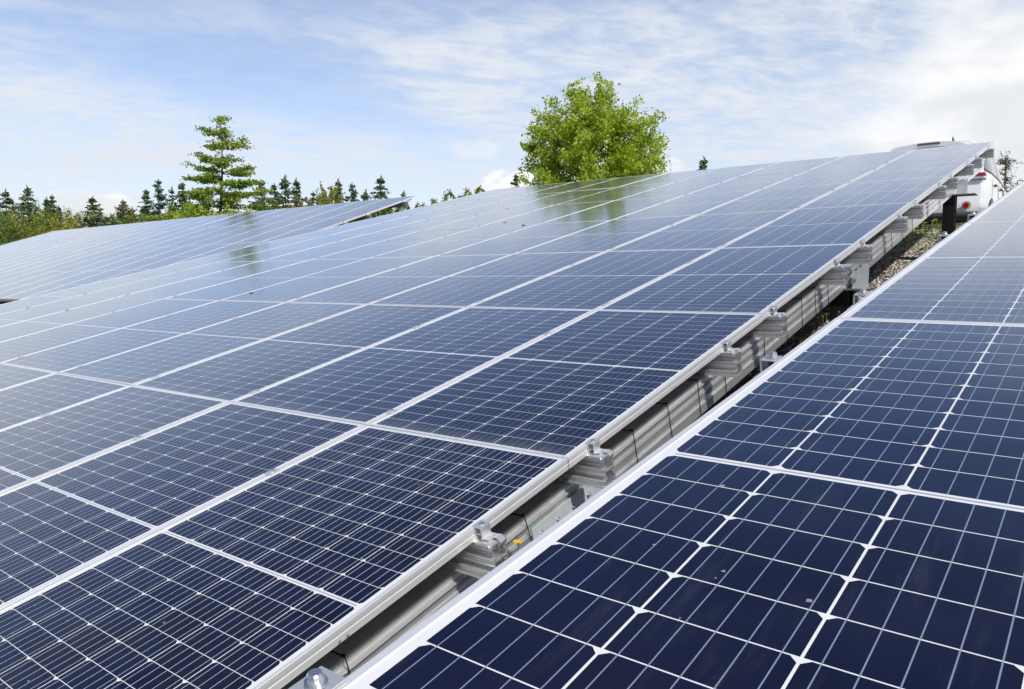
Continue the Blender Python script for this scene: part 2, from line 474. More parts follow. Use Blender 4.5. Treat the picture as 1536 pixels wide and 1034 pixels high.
# girder: (x, z)
BP = [(.0, 0), (.0, -.004), (-.012, -.008), (-.014, -.040), (-.001, -.045), (.001, -.0465), (.001, -.0495), (-.004, -.051), (-.008, -.056), (-.008, -.076), (-.002, -.080), (-.002, -.0825), (-.005, -.084), (.001, -.088), (.001, -.0905), (-.003, -.092), (-.003, -.116), (-.009, -.120), (-.009, -.123), (-.006, -.1245), (-.006, -.127), (-.010, -.1285), (-.010, -.136), (.0015, -.140), (.0015, -.1425), (-.001, -.144), (-.001, -.186), (-.004, -.190)]
BPROF = mirror(BP, -.032)
BINN = [(-.032+(a+.032)*.84, -.095+(b+.095)*.95) for a, b in BPROF]

def hexbolt(mb, c, r, h, m, dome=True):
    x, y, z = c
    mb.tube([(x, y, z), (x, y, z+h*.25)], r*1.5, 14, m)
    n = 12
    mb.tube([(x, y, z+h*.25), (x, y, z+h*.85), (x, y, z+h)], [r, r, r*.72], n, m)

def end_clamp_mesh(side=1):
    """side=+1: sits on the right of the module edge (x>0)"""
    mb = MB(); m = M['clamp']; s = side
    def bx(a, b, mm=m, bev=.0008):
        a = (a[0]*s, a[1], a[2]); b = (b[0]*s, b[1], b[2])
        lo = tuple(min(q, w_) for q, w_ in zip(a, b)); hi = tuple(max(q, w_) for q, w_ in zip(a, b)); mb.box(lo, hi, mm, bev=bev)
    bx((-.009, 0, .0012), (.026, .045, .0045))           # lip over the frame
    bx((.0015, 0, -.040), (.0045, .045, .0012))          # wall against the frame
    bx((.023, 0, -.034), (.026, .045, .0012))            # outer wall
    bx((.0045, .004, -.022), (.023, .041, -.019))        # web
    bx((.026, .004, -.034), (.050, .041, -.031))         # foot ledge
    mb.tube([(.013*s, .0225, .0045), (.013*s, .0225, .008)], .0085, 10, M['bolt'])
    mb.tube([(.013*s, .0225, .008), (.013*s, .0225, .0095)], .0060, 6, M['bolt'])
    # curled saddle strip on the purlin end
    import itertools
    for y0, y1, dx_ in ((-.014, .020, 0.0), (.026, .052, .012)):
        pr = [(.0, -.0385), (.030, -.0385), (.046, -.036), (.056, -.040), (.060, -.050), (.056, -.062), (.054, -.062), (.0575, -.050), (.054, -.042), (.046, -.0385), (.030, -.041), (.0, -.041)]
        pr = [((a+dx_)*s, b+(.004 if dx_ else 0)) for a, b in pr]
        n = len(pr); vs = [(a, y0, b) for a, b in pr]+[(a, y1, b) for a, b in pr]
        fs = [(i, (i+1) % n, n+(i+1) % n, n+i) for i in range(n)]+[tuple(range(n)), tuple(range(2*n-1, n-1, -1))]
        mb.add(vs, fs, m)
    return mb.mesh('end_clamp')
def mid_clamp_mesh():
    mb = MB()
    mb.box((-.019, 0, .0010), (.019, .050, .0040), M['clamp'], bev=.0008)
    mb.box((-.006, .004, -.038), (.006, .046, .0010), M['clamp'])
    mb.tube([(0, .025, .004), (0, .025, .0085)], .0095, 12, M['bolt'])
    mb.tube([(0, .025, .0085), (0, .025, .0125)], .0060, 6, M['bolt'])
    return mb.mesh('mid_clamp')
M['dull'] = metal_mat('dull_bracket', (.56, .58, .60), .42, 0, .3, .5)
def c_clamp_mesh():
    """bracket on the left edge of the right-hand array: flat plate, deep channel below, big bolt"""
    mb = MB(); g = M['dull']
    mb.box((-.032, 0, .0012), (.006, .044, .0036), g, bev=.0008)
    mb.box((-.0035, 0, -.042), (-.0005, .044, .0012), g, bev=.0006)
    mb.box((-.032, 0, -.036), (-.029, .044, .0012), g, bev=.0006)
    mb.box((-.029, .0, -.024), (-.0035, .0440, -.0215), g)
    c = (-.012, .022)
    mb.tube([(c[0], c[1], .0046), (c[0], c[1], .0066)], .0112, 18, M['bolt'])
    mb.tube([(c[0], c[1], .0066), (c[0], c[1], .0100)], .0092, 18, M['bolt'])
    mb.tube([(c[0], c[1], .0100), (c[0], c[1], .0108), (c[0], c[1], .0155), (c[0], c[1], .0170)], [.0085, .0080, .0080, .0062], 12, M['bolt'])
    return mb.mesh('edge_bracket')
ENDC, MIDC, CCL = end_clamp_mesh(1), mid_clamp_mesh(), c_clamp_mesh()

def mat4(Xa, Ya, Na, o):
    Xa = Vector(Xa).normalized(); Ya = Vector(Ya); Ya = (Ya-Xa*Ya.dot(Xa)).normalized(); Na = Xa.cross(Ya)
    m = Matrix.Identity(4)
    for i in range(3): m[i][0], m[i][1], m[i][2] = Xa[i], Ya[i], Na[i]
    m.translation = Vector(o)+Vector((0, 0, ZC)); return m

def post_mesh(top, T, x, y):
    """black H section standing plumb from the ground to the girder; T maps array to world"""
    P = T @ Vector((x, y, top)); g = ground(P.x, P.y)-.3
    mb = MB(); m = M['post']; h = P.z-g; a = .064
    R = Matrix(((T[0][0], -T[1][0], 0), (T[1][0], T[0][0], 0), (0, 0, 1)))
    # web along slope direction, flanges facing up/down slope
    B = MB()
    B.box((-a, -a, -h), (a, -a+.010, 0), m); B.box((-a, a-.010, -h), (a, a, 0), m); B.box((-.005, -a+.0101, -h), (.005, a-.0101, 0), m)
    B.v = [tuple(R @ Vector(q)) for q in B.v]
    return B.mesh('post'), P
def post(T, parent, x, y, top=-.352):
    me, P = post_mesh(top, T, x, y)
    o = ob('post', me, parent); o.matrix_basis = T.inverted() @ Matrix.Translation(P-Vector((0, 0, .014)))
    # level cap plate and upright angle bracket
    R4 = Matrix(((T[0][0], -T[1][0], 0, 0), (T[1][0], T[0][0], 0, 0), (0, 0, 1, 0), (0, 0, 0, 1)))
    mb = MB(); mb.box((-.10, -.11, 0), (.265, .11, .012), M['plate']); me2 = mb.mesh('cap_plate'); me2.transform(R4)
    o2 = ob('cap_plate', me2, o, (0, 0, .001))
    mb = MB(); mb.box((.055, .05, .0125), (.165, .056, .20), M['galv']); mb.box((.055, .0562, .0125), (.061, .12, .20), M['galv'])
    for zz in (.16, .185): mb.tube([(.085+.03*(zz > .17), .0495, zz), (.085+.03*(zz > .17), .045, zz)], .007, 8, M['bolt'])
    me3 = mb.mesh('angle_bracket'); me3.transform(R4)
    ob('angle_bracket', me3, o)
    return o

def array(name, T, rows, cols, x_of, rails, xr, beams, yr, posts, end_side, mids, label, ties=(), dy=0, seam_rows=()):
    root = empty(name, T); tag(root, label, 'solar array')
    for r in rows:
        for c in cols:
            p = ob('solar_panel', FRAME, root, (x_of(c)+random.gauss(0, .0005), dy+r*V+.0025+random.gauss(0, .0006), random.gauss(0, .0003)))
            p.rotation_euler = (random.gauss(0, .0009), random.gauss(0, .0018), random.gauss(0, .0003))
            ob('cell_glass', LAM2 if (end_side == 'R' and r == 0 and name == 'solar_array' and len(rows) == 7) else LAM, p)
    mb = MB(); mb.prism(RPROF, 0, xr[0], xr[1], M['rail'], inner=RINN)
    mb.box((xr[0], .0335, -.112), (xr[1], .0355, -.008), M['rail'])
    mb.box((xr[0], .004, -.0575), (xr[1], .064, -.0555), M['rail'])
    rail = mb.mesh('rail')
    for y in rails:
        q = ob('rail', rail, root, (0, y, -.0405))
        if end_side == 'R': ob('end_clamp', ENDC, q, (x_of(cols[0])+PW, .010, .0405))
        if end_side == 'L': ob('edge_bracket', CCL, q, (x_of(cols[0]), -.014, .0405))
        if end_side == 'L2': ob('end_clamp', ENDC, q, (x_of(cols[0])+PW, .010, .0405))
        if mids:
            for c in cols[:-1]:
                xx = x_of(c) - (U-PW)/2 if end_side != 'L' else x_of(c)+PW+(U-PW)/2
                ob('mid_clamp', MIDC, q, (xx, .008, .0405))
    for bx_ in beams:
        mb = MB(); mb.prism(BPROF, 1, yr[0], yr[1], M['beam'], inner=BINN)
        bo = ob('girder', mb.mesh('girder'), root, (bx_, 0, -.1615))
        if bx_ == beams[0]:
            for y, skew in ties:
                t = MB(); m = M['tie']; rr = .0022
                t.tube([(-.075, y, .0015), (.0025, y, .0028), (.0045, y+.002, -.004), (.0035, y+skew, -.095), (.0045, y+skew*1.6, -.191), (-.02, y+skew*1.6, -.1935)], rr, 6, m)
                t.box((-.004, y-.004, .0015), (.006, y+.004, .0075), m)
                ob('cable_tie', t.mesh('cable_tie'), bo)
        for py__ in posts: post(T, root, bx_-.032, py__)
    return root

TA = mat4((.77221, -.63537, .00095), (.61905, .75272, .22403), None, (.33846, 2.64803, -.61001))
TCm = mat4((.76591, -.6429, -.00786), (.63402, .75318, .17534), None, (.90904, 1.93093, -.0912))
TB = mat4((.76955, -.63859, .00047), (.60697, .73167, .31023), None, (-1.3258, 19.001, 2.05417))

railsA = []
for i in range(7): railsA += [((i-1)+.087-.008*i)*V-.034, ((i-1)+.742-.014*i)*V-.034]
tiesA = [(-1.0, .01), (-.165, .022), (.635, .014), (.965, .018), (1.30, .010), (1.63, .01), (2.24, -.008), (2.62, .01), (2.93, .006), (3.22, .008), (3.52, .004), (4.25, .008), (4.62, .01), (5.2, .008), (5.5, .01), (6.4, .01), (7.2, 0), (7.9, .01), (9.1, .01)]
A = array('solar_array', TA, range(7), range(9), lambda c: -(c+1)*U+.010, railsA, (-9*U-.06, .068), [-.100, -3.1, -6.2, -8.95], (-2.3, 6*V-.1), [-1.2, 4.02, 8.85], 'R', True,
          'wide middle solar array, seven panel rows deep, its rail ends sticking out', ties=tiesA, dy=-V)
railsC = []
for i in range(-1, 5): railsC += [(i+.17)*V-.034, (i+.80)*V-.034]
C_ = array('solar_array', TCm, range(-1, 5), range(4), lambda c: c*U, railsC, (-.052, 4*U+.06), [.48, 3.2], (-V+.1, 5*V-.1), [-1.5, 3.0, 7.5], 'L', True,
           'nearest solar array at lower right, large navy cells seen from close above')
railsB = []
for i in range(-4, 0): railsB += [(i+.14)*V-.034, (i+.78)*V-.034]
B_ = array('solar_array', TB, range(-4, 0), range(20), lambda c: -(c+1)*U+.010, railsB, (-20*U-.06, .12), [-1.9, -5, -10, -15, -19.9], (-4*V+.05, -.05), [-6.6, -1.6], 'R', False,
           'farthest solar array at upper left, pale reflections, in front of the trees')

# galvanised splice plate bolted over the girder joint
def splice():
    mb = MB(); y0, y1 = -.13, .40
    mb.box((0, y0, -.060), (.004, y1, .030), M['galv'], bev=.0008)
    o = ob('splice_plate', mb.mesh('splice_plate'), A, (-.0985, 0, -.256))
    for k in range(5):
        b = MB(); y = y0+.05+k*(y1-y0-.10)/4
        b.tube([(.004, y, -.012), (.0055, y, -.012)], .010, 14, M['bolt']); b.tube([(.0055, y, -.012), (.0115, y, -.012), (.013, y, -.012)], [.0068, .0068, .005], 10, M['bolt'])
        b.tube([(.013, y, -.012), (.017, y, -.012)], .0035, 8, M['bolt'])
        ob('bolt', b.mesh('bolt'), o)
splice()
# drainage hole pair in the frame wall of the nearest panel: small dark rivets
def holes():
    for y in (-1.075, -1.048, .83, .85, 2.9, 4.8):
        b = MB(); b.tube([(0, 0, 0), (.0006, 0, 0)], .0026, 10, M['tie']); ob('drain_hole', b.mesh('drain_hole'), A, (.0060, y, -.0290))
holes()

# ------------------------------------------------------------------ vegetation
def leaf_cards(P, A_, B_v):
    v = np.stack([P-A_, P+B_v, P+A_, P-B_v], 1).reshape(-1, 3)
    f = np.arange(len(P)*4).reshape(-1, 4); return v, f
def rand_dirs(r, n, flat=0):
    d = r.normal(size=(n, 3)); d[:, 2] *= (1-flat); return d/np.linalg.norm(d, axis=1)[:, None]
def cards_mesh(name, P, size, r, mat, flat=0., asp=.5):
    n = len(P); a = rand_dirs(r, n, flat); b = np.cross(a, rand_dirs(r, n)); b /= np.linalg.norm(b, axis=1)[:, None]+1e-9
    s = size*r.uniform(.6, 1.3, (n, 1)); v, f = leaf_cards(P, a*s*.5, b*s*.5*asp)
    return fastmesh(name, v, f, mat)

LM = {
 'bright': island_mat('leaf_bright', [(0, (.17, .25, .018)), (.4, (.36, .47, .035)), (1, (.66, .68, .13))], .5, .5),
 'oak': island_mat('leaf_oak', [(0, (.14, .22, .03)), (.5, (.27, .37, .055)), (.95, (.44, .50, .11)), (1, (.46, .34, .06))], .5, .42),
 'yellow': island_mat('leaf_yellow_green', [(0, (.20, .24, .035)), (.5, (.34, .36, .05)), (1, (.52, .46, .08))], .6, .4),
 'olive': island_mat('leaf_olive', [(0, (.15, .17, .045)), (.5, (.26, .25, .065)), (1, (.38, .33, .10))], .6, .35),
 'mid': island_mat('leaf_mid', [(0, (.08, .16, .025)), (.5, (.15, .25, .04)), (1, (.24, .32, .06))], .6, .35),
 'dark': island_mat('needle_dark', [(0, (.065, .105, .055)), (.5, (.105, .165, .085)), (1, (.17, .23, .11))], .7, .15),
 'blue': island_mat('needle_blue', [(0, (.055, .10, .075)), (.5, (.11, .18, .14)), (1, (.22, .31, .25))], .7, .15),
 'brown': island_mat('needle_brown', [(0, (.09, .10, .045)), (.5, (.15, .15, .07)), (1, (.21, .19, .09))], .7, .15),
 'orange': island_mat('leaf_orange', [(0, (.30, .13, .02)), (.5, (.42, .22, .03)), (1, (.20, .22, .04))], .6, .35),
}
BARK = simple('bark', (.10, .075, .055), .9, 0, .3, 8, bump=.5)

def seg_points(a, b, n, r, spread):
    t = r.random((n, 1)); return a+(b-a)*t+r.normal(0, 1, (n, 3))*spread

def broadleaf(name, base, H, W, seed, leafmat, n_limbs=34, leaves=9000, leaf=.10, style='round', label='', cat='tree', group=None, asp=.5, gap=1.0):
    r = np.random.default_rng(seed); root = empty(name, Matrix.Translation(base)); tag(root, label, cat, group)
    tr = MB(); hgt = H
    lean = r.normal(0, .02, 2)*H
    def axis(t): return Vector((lean[0]*t+.015*H*sin(t*5+seed), lean[1]*t, H*t))
    te = .5 if style == 'bush' else .95
    tr.tube([axis(t) for t in np.linspace(0, te, 9)], [max(.004, .017*H*(1-t)**1.1) for t in np.linspace(0, te, 9)], 8, BARK)
    pts = []; wts = []
    for i in range(n_limbs):
        q = (i+.5)/n_limbs; a = i*2.39996+r.uniform(-.3, .3)
        if style == 'round':
            h0 = .12+.70*q**.9; env = .5*W*max(.1, 1.0-max(0, (h0-.18)/.78)**2)**.72*(.78+.22*min(1, h0/.2))
            rise = .10+.34*q; L = env*r.uniform(.72, 1.16)
        elif style == 'tier':
            h0 = .08+.86*(round(q*13)/13+r.normal(0, .020)); env = .5*W*(1-h0)**.98*1.12+.035*W
            rise = -.02+.10*q+(.25 if q > .85 else 0); L = env*r.uniform(.45, 1.2)
        else:
            h0 = .03+.62*q; env = .5*W*sqrt(max(.05, 1-(h0)**2)); rise = .55+.5*q; L = env*r.uniform(.7, 1.1)
        if style == 'round' and q > .88: rise = 1.3; L *= .55
        p0 = axis(h0); d = Vector((cos(a), sin(a), 0)); k = 5; path = []
        for j in range(k+1):
            s = j/k; path.append(p0+d*L*s+Vector((0, 0, L*rise*s+L*.10*s*s*(1 if style != 'tier' else .6)))+Vector(r.normal(0, .012*H*s, 3)))
        zmax = H*.985
        for p in path: p.z = min(p.z, zmax)
        tr.tube(path, [max(.004, .009*H*(1-h0*.8)*(1-.85*j/k)) for j in range(k+1)], 5, BARK, cap=False)
        # twigs
        nt = int(7+9*L/(.5*W))
        for _ in range(nt):
            s = r.uniform(.18, 1.0)**.75; jj = min(k-1, int(s*k)); fr = s*k-jj
            b0 = path[jj].lerp(path[jj+1], fr)
            if style == 'tier': td = Vector((d.x+r.normal(0, .9), d.y+r.normal(0, .9), r.normal(.05, .12)))
            else: td = Vector((d.x*.6+r.normal(0, .7), d.y*.6+r.normal(0, .7), r.normal(.35, .45)))
            td.normalize(); tl = L*r.uniform(.16, .34)*(1.15-s*.5)
            b1 = b0+td*tl; b1.z = min(b1.z, zmax*1.01)
            tr.tube([b0, b1], [.0022*H, .0008*H], 3, BARK, cap=False)
            pts.append((np.array(b0), np.array(b1), s)); wts.append(tl+.05)
    wts = np.array(wts); cnt = np.maximum(1, (wts/wts.sum()*leaves).astype(int))
    P = []
    for (a_, b_, s), c in zip(pts, cnt):
        sp = .019*W*gap*(np.array([1, 1, .35]) if style == 'tier' else np.array([1, 1, 1.]))
        P.append(seg_points(a_, b_, c, r, sp))
    P = np.concatenate(P)
    if style == 'round': # leader shoots
        for _ in range(0):
            a_ = np.array([lean[0]*.9+r.normal(0, .05*W), r.normal(0, .05*W), H*.80]); b_ = a_+np.array([r.normal(0, .04*W), r.normal(0, .04*W), H*.19])
            P = np.concatenate([P, seg_points(a_, b_, int(leaves*.014), r, .012*W)])
    def dome(Q):
        Q = np.array(Q, float); z = Q[:, 2]/H; ang = np.arctan2(Q[:, 1], Q[:, 0]); rad = np.hypot(Q[:, 0], Q[:, 1])+1e-9
        Rz = np.interp(z, [0, .3, .44, .56, .66, .78, .89, .96, 1.02], [.40, .88, 1.06, 1.18, 1.16, 1.06, .80, .46, .12])*.5*W
        Rz = Rz*(1+.13*np.sin(4*ang+z*9)+.12*np.sin(9*ang-z*17+2)+.07*np.sin(17*ang+z*31))
        k = np.where(rad > Rz, Rz/rad*(1-.35*r.random(len(rad))**2.2), 1); Q[:, 0] *= k; Q[:, 1] *= k; return Q
    sx = .5*W/np.percentile(np.abs(P[:, :2]), 99.4 if style == 'bush' else 98.0); sz_ = H/np.percentile(P[:, 2], 99.9)
    P = P*np.array([sx, sx, sz_]); tr.v = [(a*sx, b*sx, c*sz_) for a, b, c in tr.v]
    if style == 'round': P = dome(P); tr.v = [tuple(q) for q in dome(np.array(tr.v)*np.array([.84, .84, .96]))]
    ob('trunk', tr.mesh('trunk'), root); ob('crown', cards_mesh('crown', P, leaf, r, leafmat, .0 if style != 'tier' else .35, asp), root)
    return root

def conifer(name, base, H, W, seed, mat, cards=900, label='', cat='tree', group='trees behind the solar arrays', dense=1.0, card=None, bare=0.):
    r = np.random.default_rng(seed); root = empty(name, Matrix.Translation(base)); tag(root, label, cat, group)
    tr = MB(); tr.tube([(0, 0, 0), (0, 0, H*.5), (0, 0, H)], [.016*H, .010*H, .002*H], 6, BARK)
    P = []; Ax = []; Bx = []
    nl = int(20*dense)+8
    tot = 0
    card = card or .045*H
    for i in range(nl):
        q = (i+r.uniform(0, .8))/nl; z = H*(.04+.95*q); R_ = .5*W*(1-q)**(.7+.35*((seed*7)%5)/4)*r.uniform(.62, 1.2)+.012*H
        nb = max(3, int(8*(1-q)+4))
        for b in range(nb):
            a = r.uniform(0, 2*pi); L = R_*r.uniform(.65, 1.15); d = np.array([cos(a), sin(a), 0.])
            nc = max(3, int(cards/nl/nb*(.6+.8*(1-q))))
            for c in range(nc):
                s = r.random()**.7
                if s < bare*.6: continue
                droop = -.22*s*L+.10*s*s*L*1.6
                p = np.array([0, 0, z])+d*L*s+np.array([0, 0, droop])+r.normal(0, .010*H, 3)*np.array([1, 1, .6])
                ax = d*r.uniform(.5, 1)+r.normal(0, .45, 3); ax[2] = ax[2]*.5-.15+(.5 if q > .93 else 0); ax /= np.linalg.norm(ax)
                bb = np.cross(ax, r.normal(size=3)); bb /= np.linalg.norm(bb)
                sz = card*r.uniform(.5, 1.15)*(.55+.6*(1-q))
                P.append(p); Ax.append(ax*sz*.5); Bx.append(bb*sz*.26)
    for k in range(14): # leader
        z = H*(.93+.08*k/14); P.append(np.array([r.normal(0, .003*H), r.normal(0, .003*H), z])); Ax.append(np.array([r.normal(0, .01*H), r.normal(0, .01*H), .022*H])); Bx.append(np.array([.004*H, 0, 0]))
    v, f = leaf_cards(np.array(P), np.array(Ax), np.array(Bx))
    ob('trunk', tr.mesh('trunk'), root); ob('crown', fastmesh('crown', v, f, mat), root)
    return root

def at(px, py, depth):
    """world point seen at photograph pixel, at a given distance in front"""
    a = (px-704.8)/F; b = (py-517)/F
    d = Vector((a, cos(PITCH)-b*sin(PITCH), -sin(PITCH)-b*cos(PITCH)))
    return d*(depth/d.y)+Vector((0, 0, ZC))
def place(px, ptop, depth, wpx):
    T = at(px, ptop, depth); g = ground(T.x, T.y)-.1
    return Vector((T.x, T.y, g)), T.z-g, wpx/F*depth

b, h, w_ = place(886, 124, 27, 220)
broadleaf('maple_tree', b, h, w_*.93, 11, LM['bright'], 96, 60000, .118, 'round', 'full bright green tree standing alone behind the middle array', 'tree')
b, h, w_ = place(325, 176, 46, 194)
broadleaf('oak_tree', b, h, w_*1.02, 23, LM['oak'], 84, 34000, .18, 'tier', 'tall pyramidal green tree with layered branches behind the far array', 'tree', gap=1.15)
b, h, w_ = place(237, 271, 50, 46)
conifer('blue_spruce', b, h, w_*1.25, 5, LM['blue'], 3600, 'dense blue green spruce just left of the tall layered tree', dense=1.5, card=.42)
far = [  # px, top, depth, width, kind, label
 (8, 286, 74, 34, 'dark', 'dark conifer at the left edge of the picture'),
 (41, 280, 72, 50, 'dark', 'broad dark conifer, second from the left edge'),
 (70, 297, 78, 16, 'dark', 'slim dark conifer, left of a close pair behind yellow shrubs'),
 (78, 294, 78, 17, 'dark', 'slim dark conifer, right of a close pair behind yellow shrubs'),
 (88, 310, 85, 14, 'dark', 'short conifer tip just right of the close slim pair'),
 (139, 296, 70, 30, 'dark', 'lone dark conifer in front of the low white cloud'),
 (185, 301, 74, 30, 'brown', 'brownish conifer left of the blue spruce'),
 (198, 312, 78, 16, 'brown', 'small brownish conifer tip between brown conifer and blue spruce'),
 (220, 286, 72, 24, 'dark', 'dark conifer peeking out left of the blue spruce'),
 (258, 282, 74, 26, 'dark', 'thin see-through conifer right of the blue spruce'),
 (274, 275, 74, 24, 'dark', 'conifer partly behind the left boughs of the layered tree'),
 (392, 272, 72, 28, 'dark', 'conifer partly behind the right boughs of the layered tree'),
 (411, 277, 74, 28, 'blue', 'grey green conifer, first clear one right of the layered tree'),
 (428, 265, 72, 30, 'dark', 'tallest conifer right of the layered tree'),
 (444, 269, 73, 34, 'dark', 'dense dark conifer at the right of the tall group'),
 (470, 289, 80, 18, 'brown', 'small conical conifer alone in the gap of sky'),
 (507, 270, 76, 24, 'dark', 'conifer behind the yellow green bush'),
 (528, 276, 76, 26, 'blue', 'grey green conifer right of the yellow green bush'),
 (571, 266, 70, 42, 'dark', 'bushy dark conifer nearest the top corner of the far array'),
 (549, 286, 72, 22, 'dark', 'low dark conifer touching the bushy one from the left'),
 (606, 288, 80, 16, 'dark', 'thin conifer tip poking over the corner of the far array'),
 (774, 263, 70, 16, 'dark', 'small dark conifer tip left of the bright green tree'),
 (1057, 238, 64, 24, 'dark', 'small dark tree top showing alone right of the bright green tree'),
]
for i, (px, pt, dp, wp, kd, lb) in enumerate(far):
    b, h, w_ = place(px, pt, dp, wp)
    see = 'see-through' in lb or 'thin' in lb
    edge = 294+(621-px)*.0966 if px < 622 else (283 if px < 900 else 253)
    vis = max(.15, min(1, ((edge-pt)/F*dp)/h))
    conifer('conifer', b, h, min(w_*1.45/vis**.85, h*.8), 100+i, LM[kd], 3200 if not see else 1300, lb, dense=1.5, card=.62)
shr = [
 (2, 299, 58, 40, 'mid', 'green rounded tree between the two leftmost conifers'), (64, 309, 60, 44, 'olive', 'dull green tree behind the yellowest shrub'),
 (100, 307, 62, 40, 'mid', 'green rounded tree left of the lone conifer, behind the shrubs'), (160, 309, 60, 36, 'yellow', 'pale yellow green tree right of the lone conifer'),
 (205, 305, 62, 34, 'olive', 'olive tree filling the space left of the blue spruce'), (262, 300, 60, 32, 'mid', 'green tree just right of the blue spruce foot'),
 (402, 294, 62, 30, 'mid', 'low green tree at the right foot of the layered tree'), (458, 297, 62, 26, 'olive', 'low olive tree beside the small conical conifer'),
 (-22, 306, 40, 56, 'olive', 'olive shrub cut by the left edge of the picture'), (12, 305, 42, 52, 'olive', 'olive green shrub below the leftmost conifer'),
 (27, 318, 36, 50, 'mid', 'darker shrub low at the left edge above the far array'),
 (52, 301, 46, 44, 'mid', 'rounded mid green tree below the broad dark conifer'), (58, 322, 37, 56, 'yellow', 'yellowest shrub near the left, above the far array corner'),
 (84, 318, 41, 46, 'yellow', 'yellow green shrub below the close pair of slim conifers'), (106, 315, 44, 40, 'yellow', 'yellow green shrub left of the lone conifer'),
 (124, 319, 47, 38, 'yellow', 'yellow green shrub at the foot of the lone conifer, left side'), (148, 321, 44, 34, 'olive', 'dull shrub at the foot of the lone conifer, right side'),
 (170, 317, 46, 34, 'mid', 'green shrub below the brownish conifer'), (193, 318, 48, 38, 'yellow', 'yellow green shrub right below the brownish conifer tip'),
 (213, 314, 50, 34, 'yellow', 'yellow green shrub against the left side of the blue spruce'),
 (290, 313, 42, 60, 'bright', 'low bright green shrub under the left boughs of the layered tree'), (345, 309, 43, 70, 'bright', 'low bright shrub under the middle of the layered tree'),
 (425, 305, 60, 20, 'orange', 'small orange leaved shrub under the tall conifers'), (446, 308, 60, 22, 'orange', 'low orange shrub under the dense dark conifer'),
 (494, 277, 56, 30, 'yellow', 'yellow green bush with one tall shoot beside a conifer'), (500, 290, 54, 34, 'olive', 'olive bush right of the one tall shoot'),
 (657, 290, 50, 34, 'olive', 'brownish round bush in the notch between the two arrays'), (692, 287, 54, 26, 'mid', 'sparse green sapling left of a rounded bush'),
 (714, 282, 52, 30, 'yellow', 'rounded yellow green bush over the middle array edge'), (731, 284, 54, 14, 'olive', 'tiny bush right beside the rounded yellow green bush'),
 (585, 302, 46, 36, 'mid', 'green shrub seen through the gap under the far array'), (618, 306, 46, 30, 'mid', 'green shrub below the corner rail of the far array'),
]
for i, (px, pt, dp, wp, kd, lb) in enumerate(shr):
    b, h, w_ = place(px, pt, dp+(26 if px < 220 else 0), wp)
    broadleaf('shrub', b, h, max(w_*1.55, .5), 300+i, LM[kd], 26, 4200 if w_ > 1.0 else 1500, .19, 'bush', lb, 'shrub', 'shrubs behind the solar arrays', gap=1.6)

# bare, feathery tree right of the car
def bare_tree():
    b, h, w_ = place(1508, 236, 30, 70); r = np.random.default_rng(4)
    root = empty('bare_tree', Matrix.Translation(b)); tag(root, 'thin nearly leafless brown tree behind the white car', 'tree')
    tr = MB(); tr.tube([(0, 0, 0), (.1, 0, h*.5), (0, 0, h)], [.09, .06, .01], 6, BARK); P = []
    for i in range(60):
        q = r.uniform(.1, .98); a = r.uniform(0, 2*pi); L = w_*.62*(1.08-q)*r.uniform(.6, 1.1)
        p = Vector((0, 0, h*q)); e = p+Vector((cos(a)*L, sin(a)*L, L*r.uniform(.1, .5)))
        tr.tube([p, p.lerp(e, .5)+Vector((0, 0, .05)), e], [.016, .010, .004], 3, BARK, cap=False)
        for k in range(4):
            s = r.uniform(.3, 1); c = p.lerp(e, s); d = c+Vector(r.normal(0, .22, 3)); tr.tube([c, d], [.006, .003], 3, BARK, cap=False)
            P.append(seg_points(np.array(c), np.array(d), 7, r, .03))
    ob('trunk', tr.mesh('trunk'), root); ob('crown', cards_mesh('crown', np.concatenate(P), .07, r, LM['brown']), root)
bare_tree()

# ------------------------------------------------------------------ weeds in the gravel
def weed(name, base, H, seed, label, stems=3, leaves=14, fl=None, mat='mid', lean=(.1, 0), spread=.10):
    r = np.random.default_rng(seed); root = empty(name, Matrix.Translation(base)); tag(root, label, 'weed')
    mb = MB(); lp = MB(); fm = MB(); sm_ = WST
    for s in range(stems):
        a = r.uniform(0, 2*pi); k = 6; hh = H*r.uniform(.7, 1); path = []
        for j in range(k+1):
            t = j/k; path.append(Vector((cos(a)*spread*H*t*t+lean[0]*t*H+r.normal(0, .008*H), sin(a)*spread*H*t*t+lean[1]*t*H+r.normal(0, .008*H), hh*t)))
        mb.tube(path, [.0025*(1-.5*j/k) for j in range(k+1)], 5, sm_)
        for j in range(leaves//stems):
            t = r.uniform(.05, .85); i0 = min(k-1, int(t*k)); c = path[i0].lerp(path[i0+1], t*k-i0)
            d = Vector(r.normal(0, 1, 3)); d.z = abs(d.z)*.5; d.normalize(); L = .12*H*r.uniform(.5, 1.2)*(1.2-t); sd = d.cross(Vector((0, 0, 1))).normalized()*L*.14
            tip = c+d*L+Vector((0, 0, -.1*L)); md = c+d*L*.5+Vector((0, 0, .05*L))
            lp.add([c, md+sd, tip, md-sd], [(0, 1, 2), (0, 2, 3)], LM[mat])
        if fl:
            c = path[-1]; n = 9
            for q in range(n):
                an = 2*pi*q/n; d = Vector((cos(an), sin(an), .35)); sd = Vector((-sin(an), cos(an), 0))*.0045
                fm.add([c, c+d*fl*.7+sd, c+d*fl, c+d*fl*.7-sd], [(0, 1, 2, 3)], WFL)
            fm.tube([c-Vector((0, 0, .006)), c+Vector((0, 0, .003))], [.004, .007], 8, WFL)
    ob('stem', mb.mesh('stem'), root)
    if lp.f: ob('leaves', lp.mesh('leaves'), root)
    if fm.f: ob('flower', fm.mesh('flower'), root)
    return root
WST = simple('weed_stem', (.16, .18, .05), .6); WFL = simple('yellow_petals', (.80, .50, .01), .6)
def aloc(x, y, z=0): return TA @ Vector((x, y, z))
